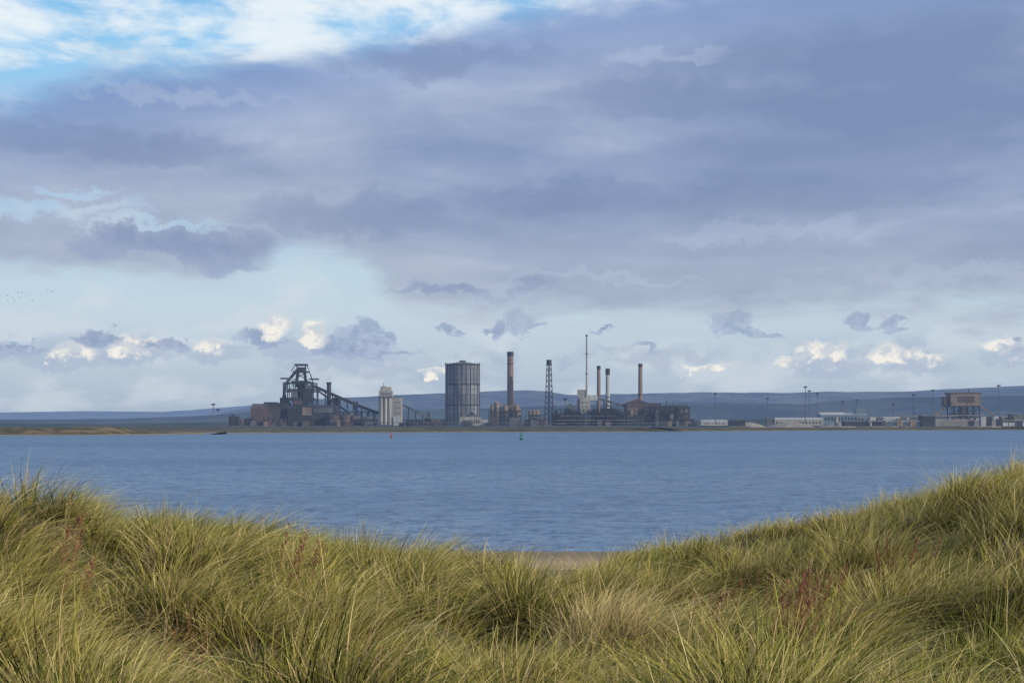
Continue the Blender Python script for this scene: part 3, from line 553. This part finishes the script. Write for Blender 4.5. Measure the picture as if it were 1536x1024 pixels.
c_=nn.mix(nn.ss(nn.m('ADD',s3.outputs[1],nn.m('MULTIPLY',f2,6)),74,82),lit,bs)
p=nn.new('ShaderNodeBsdfPrincipled'); nn.put(p.inputs['Base Color'],c_); p.inputs['Roughness'].default_value=.95
bp=nn.new('ShaderNodeBump'); bp.inputs['Distance'].default_value=.05; nn.put(bp.inputs['Height'],f1); nn.put(p.inputs['Normal'],bp.outputs[0]); finish(nn,p.outputs[0])
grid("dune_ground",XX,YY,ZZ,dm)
def zat(X,Y): return samp(ZZ,X,Y)
# ---------------------------------------------------------------- marram grass
def clumps(nc,ymin,ymax,marg):
    Y=np.sqrt(rng.uniform(ymin**2,ymax**2,nc)); X=rng.uniform(-1,1,nc)*(.37*Y+marg); return X,Y
V=[];Fc=[];Cc=[];off=0
def blades(cxx,cyy,nb,rad,Lm,w0,rings,fan,wind,dens_jit=.3,tint=None,dry=.23,adir=.35,flat=0.0,bias=0.0):
    global off
    cnt=np.maximum(3,(nb*rng.uniform(1-dens_jit,1+dens_jit,len(cxx))).astype(int)); idx=np.repeat(np.arange(len(cxx)),cnt); n_=len(idx)
    cr=rad*rng.uniform(.6,1.4,len(cxx)); cl=Lm*rng.uniform(.75,1.2,len(cxx)); cw=rng.uniform(.3,1.7,len(cxx)); ca=rng.normal(0,adir,len(cxx))
    th=rng.uniform(0,2*np.pi,n_); rr=np.sqrt(rng.uniform(0,1,n_)); r=rr*cr[idx]
    X=cxx[idx]+np.cos(th)*r; Y=cyy[idx]+np.sin(th)*r; Z=zat(X,Y)-.03
    mo=samp(MM,X,Y); gx=np.clip(samp(GX,X,Y),-.8,.8); gy=np.clip(samp(GY,X,Y),-.8,.8); hi=np.clip(mo/.35,0,1.2)
    Ln=cl[idx]*rng.uniform(.45,1.12,n_)*(1.05-.25*rr)*(.58+.5*hi)
    gust=fnoise(X,Y,3.2,21,2)
    wa=ca[idx]+gust*1.4+rng.normal(0,.36,n_)
    wx,wy=np.cos(wa),np.sin(wa); ws=wind*cw[idx]*rng.uniform(.4,1.6,n_)
    ox=np.cos(th)*rr*fan*rng.uniform(.3,1.4,n_)+rng.normal(0,.12,n_)-gx*.50; oy=np.sin(th)*rr*fan*rng.uniform(.3,1.4,n_)+rng.normal(0,.12,n_)-gy*.50
    br=rng.uniform(0,1,n_)<(.06+flat); ox=np.where(br,rng.normal(0,.7,n_),ox); oy=np.where(br,rng.normal(0,.7,n_),oy)
    t=np.linspace(0,1,rings)[None]
    px=X[:,None]+Ln[:,None]*(ox[:,None]*t+ (ws*wx)[:,None]*t**2*.85+ox[:,None]*.5*t**2)
    py=Y[:,None]+Ln[:,None]*(oy[:,None]*t+ (ws*wy)[:,None]*t**2*.85+oy[:,None]*.5*t**2)
    dr_=(.12+.65*ws+.45*np.hypot(ox,oy))*rng.uniform(.6,1.2,n_); dr_=np.minimum(dr_,1.1)
    pz=Z[:,None]+Ln[:,None]*(t*.97-dr_[:,None]*.62*t**2.2)
    yaw=rng.uniform(0,np.pi,n_); wv=w0*rng.uniform(.6,1.3,n_)*(1+Y/40)
    wt=(1-np.linspace(0,1,rings)**1.6*.93)[None]*wv[:,None]*.5
    sx=np.cos(yaw)[:,None]*wt; sy=np.sin(yaw)[:,None]*wt*.8
    P=np.stack([np.stack([px-sx,py-sy,pz],-1),np.stack([px+sx,py+sy,pz+wt*.3],-1)],2)
    V.append(P.reshape(-1,3).astype(np.float32))
    base=off+np.arange(n_)[:,None]*(rings*2); k=np.arange(rings-1)[None]*2
    q_=np.stack([base+k,base+k+1,base+k+3,base+k+2],-1).reshape(-1,4); Fc.append(q_.astype(np.int32)); off+=n_*rings*2
    reg=fnoise(X,Y,4,31,3); loc=np.where((X>0)&(Y>20),.5,0)-np.where((X<-2)&(Y>13),.35,0)+np.where(Y<11,.35,0)
    ctn=rng.normal(0,1.1,len(cxx))[idx]+reg*2.5+(hi-.5)*1.2+.0+loc+bias
    green=np.array([.112,.155,.030]); olive=np.array([.40,.365,.090]); straw=np.array([.74,.575,.29]); deep=np.array([.030,.046,.014])
    a=1/(1+np.exp(-(ctn*1.4+rng.normal(0,.6,n_)))); c=green*(1-a[:,None])+olive*a[:,None]
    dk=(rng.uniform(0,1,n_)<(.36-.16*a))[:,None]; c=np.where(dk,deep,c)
    ds=(rng.uniform(0,1,n_)<dry*(0.35+1.3*a))[:,None]; c=np.where(ds,straw*rng.uniform(.5,1.1,n_)[:,None],c)
    if tint is not None: c=c*np.array(tint)
    c=c*rng.uniform(.7,1.3,n_)[:,None]
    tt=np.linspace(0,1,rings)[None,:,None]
    cc=c[:,None]*(0.26+.89*tt)+np.array([.19,.155,.050])*np.clip(tt-.5,0,1)  # shade between tussocks painted into the blades: darker towards the root
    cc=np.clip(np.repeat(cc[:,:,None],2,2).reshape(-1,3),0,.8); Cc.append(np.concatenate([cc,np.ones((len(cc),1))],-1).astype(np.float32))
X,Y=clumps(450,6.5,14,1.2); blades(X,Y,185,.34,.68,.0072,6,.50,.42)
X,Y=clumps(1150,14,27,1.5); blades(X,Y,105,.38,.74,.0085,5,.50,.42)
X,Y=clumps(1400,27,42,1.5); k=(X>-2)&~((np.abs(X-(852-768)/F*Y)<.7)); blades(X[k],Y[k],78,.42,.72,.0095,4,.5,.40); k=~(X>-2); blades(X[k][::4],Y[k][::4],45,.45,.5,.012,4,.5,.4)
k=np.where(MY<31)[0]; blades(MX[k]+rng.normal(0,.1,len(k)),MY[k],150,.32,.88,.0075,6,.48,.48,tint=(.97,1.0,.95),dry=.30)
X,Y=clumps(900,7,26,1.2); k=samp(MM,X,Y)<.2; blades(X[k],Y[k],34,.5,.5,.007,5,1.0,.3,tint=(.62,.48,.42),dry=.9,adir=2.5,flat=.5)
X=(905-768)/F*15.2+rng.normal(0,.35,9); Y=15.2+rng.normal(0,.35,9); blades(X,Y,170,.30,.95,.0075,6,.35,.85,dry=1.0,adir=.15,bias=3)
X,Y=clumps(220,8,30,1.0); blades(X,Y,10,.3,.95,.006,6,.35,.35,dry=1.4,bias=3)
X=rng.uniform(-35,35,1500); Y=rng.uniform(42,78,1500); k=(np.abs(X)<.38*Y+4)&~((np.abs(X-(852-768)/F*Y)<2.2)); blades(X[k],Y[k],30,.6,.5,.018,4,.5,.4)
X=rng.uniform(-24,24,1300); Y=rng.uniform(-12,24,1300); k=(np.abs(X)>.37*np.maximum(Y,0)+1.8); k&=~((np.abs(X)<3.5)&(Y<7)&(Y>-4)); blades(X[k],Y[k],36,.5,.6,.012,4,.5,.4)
V_=np.concatenate(V); Q=np.concatenate(Fc); C_=np.concatenate(Cc)
me=bpy.data.meshes.new("marram_grass"); me.vertices.add(len(V_)); me.vertices.foreach_set('co',V_.ravel()); me.loops.add(Q.size); me.loops.foreach_set('vertex_index',Q.ravel()); me.polygons.add(len(Q)); me.polygons.foreach_set('loop_start',np.arange(len(Q),dtype=np.int32)*4); me.update(calc_edges=False)
at=me.color_attributes.new("Col",'FLOAT_COLOR','POINT'); at.data.foreach_set('color',C_.ravel())
gmt,nn=newmat("marram_blades"); an=nn.new('ShaderNodeAttribute'); an.attribute_name="Col"
d1=nn.new('ShaderNodeBsdfDiffuse'); nn.put(d1.inputs[0],an.outputs['Color'])
tr=nn.new('ShaderNodeBsdfTranslucent'); nn.put(tr.inputs[0],an.outputs['Color']); mx=nn.new('ShaderNodeMixShader'); mx.inputs[0].default_value=.25; nn.put(mx.inputs[1],d1.outputs[0]); nn.put(mx.inputs[2],tr.outputs[0]); finish(nn,mx.outputs[0])
me.materials.append(gmt); o=bpy.data.objects.new("marram_grass",me); scene.collection.objects.link(o)
print("BLADES verts",len(V_),"quads",len(Q))
# ---------------------------------------------------------------- dock plants and dry stalks
dmat=pmat("dry_dock",(0.24,0.105,0.065),(0.14,0.065,0.042),8); smat=pmat("dry_stalk",(0.42,0.33,0.19),(0.28,0.22,0.12),8)
def stalk(seed,mat,hh,branches,clus):
    random.seed(seed); b=B(); 
    for s_ in range(random.randint(2,4)):
        ang=random.uniform(-1,1); lean=random.uniform(.05,.35); p=Vector((random.uniform(-.12,.12),random.uniform(-.12,.12),-.05)); hgt=hh*random.uniform(.7,1.1); pts=[p]
        for i in range(5): p=p+Vector((math.cos(ang)*lean*hgt/5+random.uniform(-.01,.01),math.sin(ang)*lean*hgt/5,hgt/5)); pts.append(p)
        for i in range(5): b.beam(pts[i],pts[i+1],.006*(1-i*.12),0)
        for j in range(branches):
            f=random.uniform(.5,.98); i=min(4,int(f*5)); q0=pts[i].lerp(pts[i+1],f*5-i); a2=random.uniform(0,6.28); l2=random.uniform(.06,.16)*(1.3-f); q1=q0+Vector((math.cos(a2)*l2*.6,math.sin(a2)*l2*.6,l2))
            b.beam(q0,q1,.003,0)
            for c in range(clus):
                cc=q0.lerp(q1,random.uniform(.25,1.05)); r=random.uniform(.003,.009)
                vs=[tuple(cc+Vector(d)*r) for d in ((1,0,0),(-1,0,0),(0,1,0),(0,-1,0),(0,0,1.6),(0,0,-1.6))]; b.add(vs,[(0,2,4),(2,1,4),(1,3,4),(3,0,4),(2,0,5),(1,2,5),(3,1,5),(0,3,5)],0)
    me=bpy.data.meshes.new("dock_plant"); me.from_pydata(b.v,[],b.f); me.materials.append(mat); return me
dms=[stalk(40+i,dmat,.95,9,6) for i in range(4)]; sms=[stalk(60+i,smat,.95,3,4) for i in range(4)]
def place(ms,name,px,D,sc=1):
    X_=(px-768)/F*D; Z_=float(zat(np.array([X_]),np.array([D]))[0]); o=bpy.data.objects.new(name,random.choice(ms)); scene.collection.objects.link(o); o.location=(X_,D,Z_); o.rotation_euler=(0,0,random.uniform(-.6,.6)); s_=random.uniform(.8,1.15)*sc; o.scale=(s_,)*3
random.seed(9)
for px,D,cnt,spx,sc in ((1180,15.5,14,45,1.05),(1160,19,12,60,1.15),(85,13.6,4,15,.9),(270,11.3,4,35,.85),(420,14.4,4,20,.85),(520,11.3,4,30,.9),(1300,19,6,60,1.1),(1050,16,4,30,1.0)):
    for _ in range(cnt): place(dms,"dock_plant",px+random.gauss(0,spx*.6),D+random.uniform(-1.2,1.2),sc)
for _ in range(60):
    D=math.sqrt(random.uniform(120,900)); place(sms,"dry_grass_stalk",random.uniform(0,1536),D,.8)
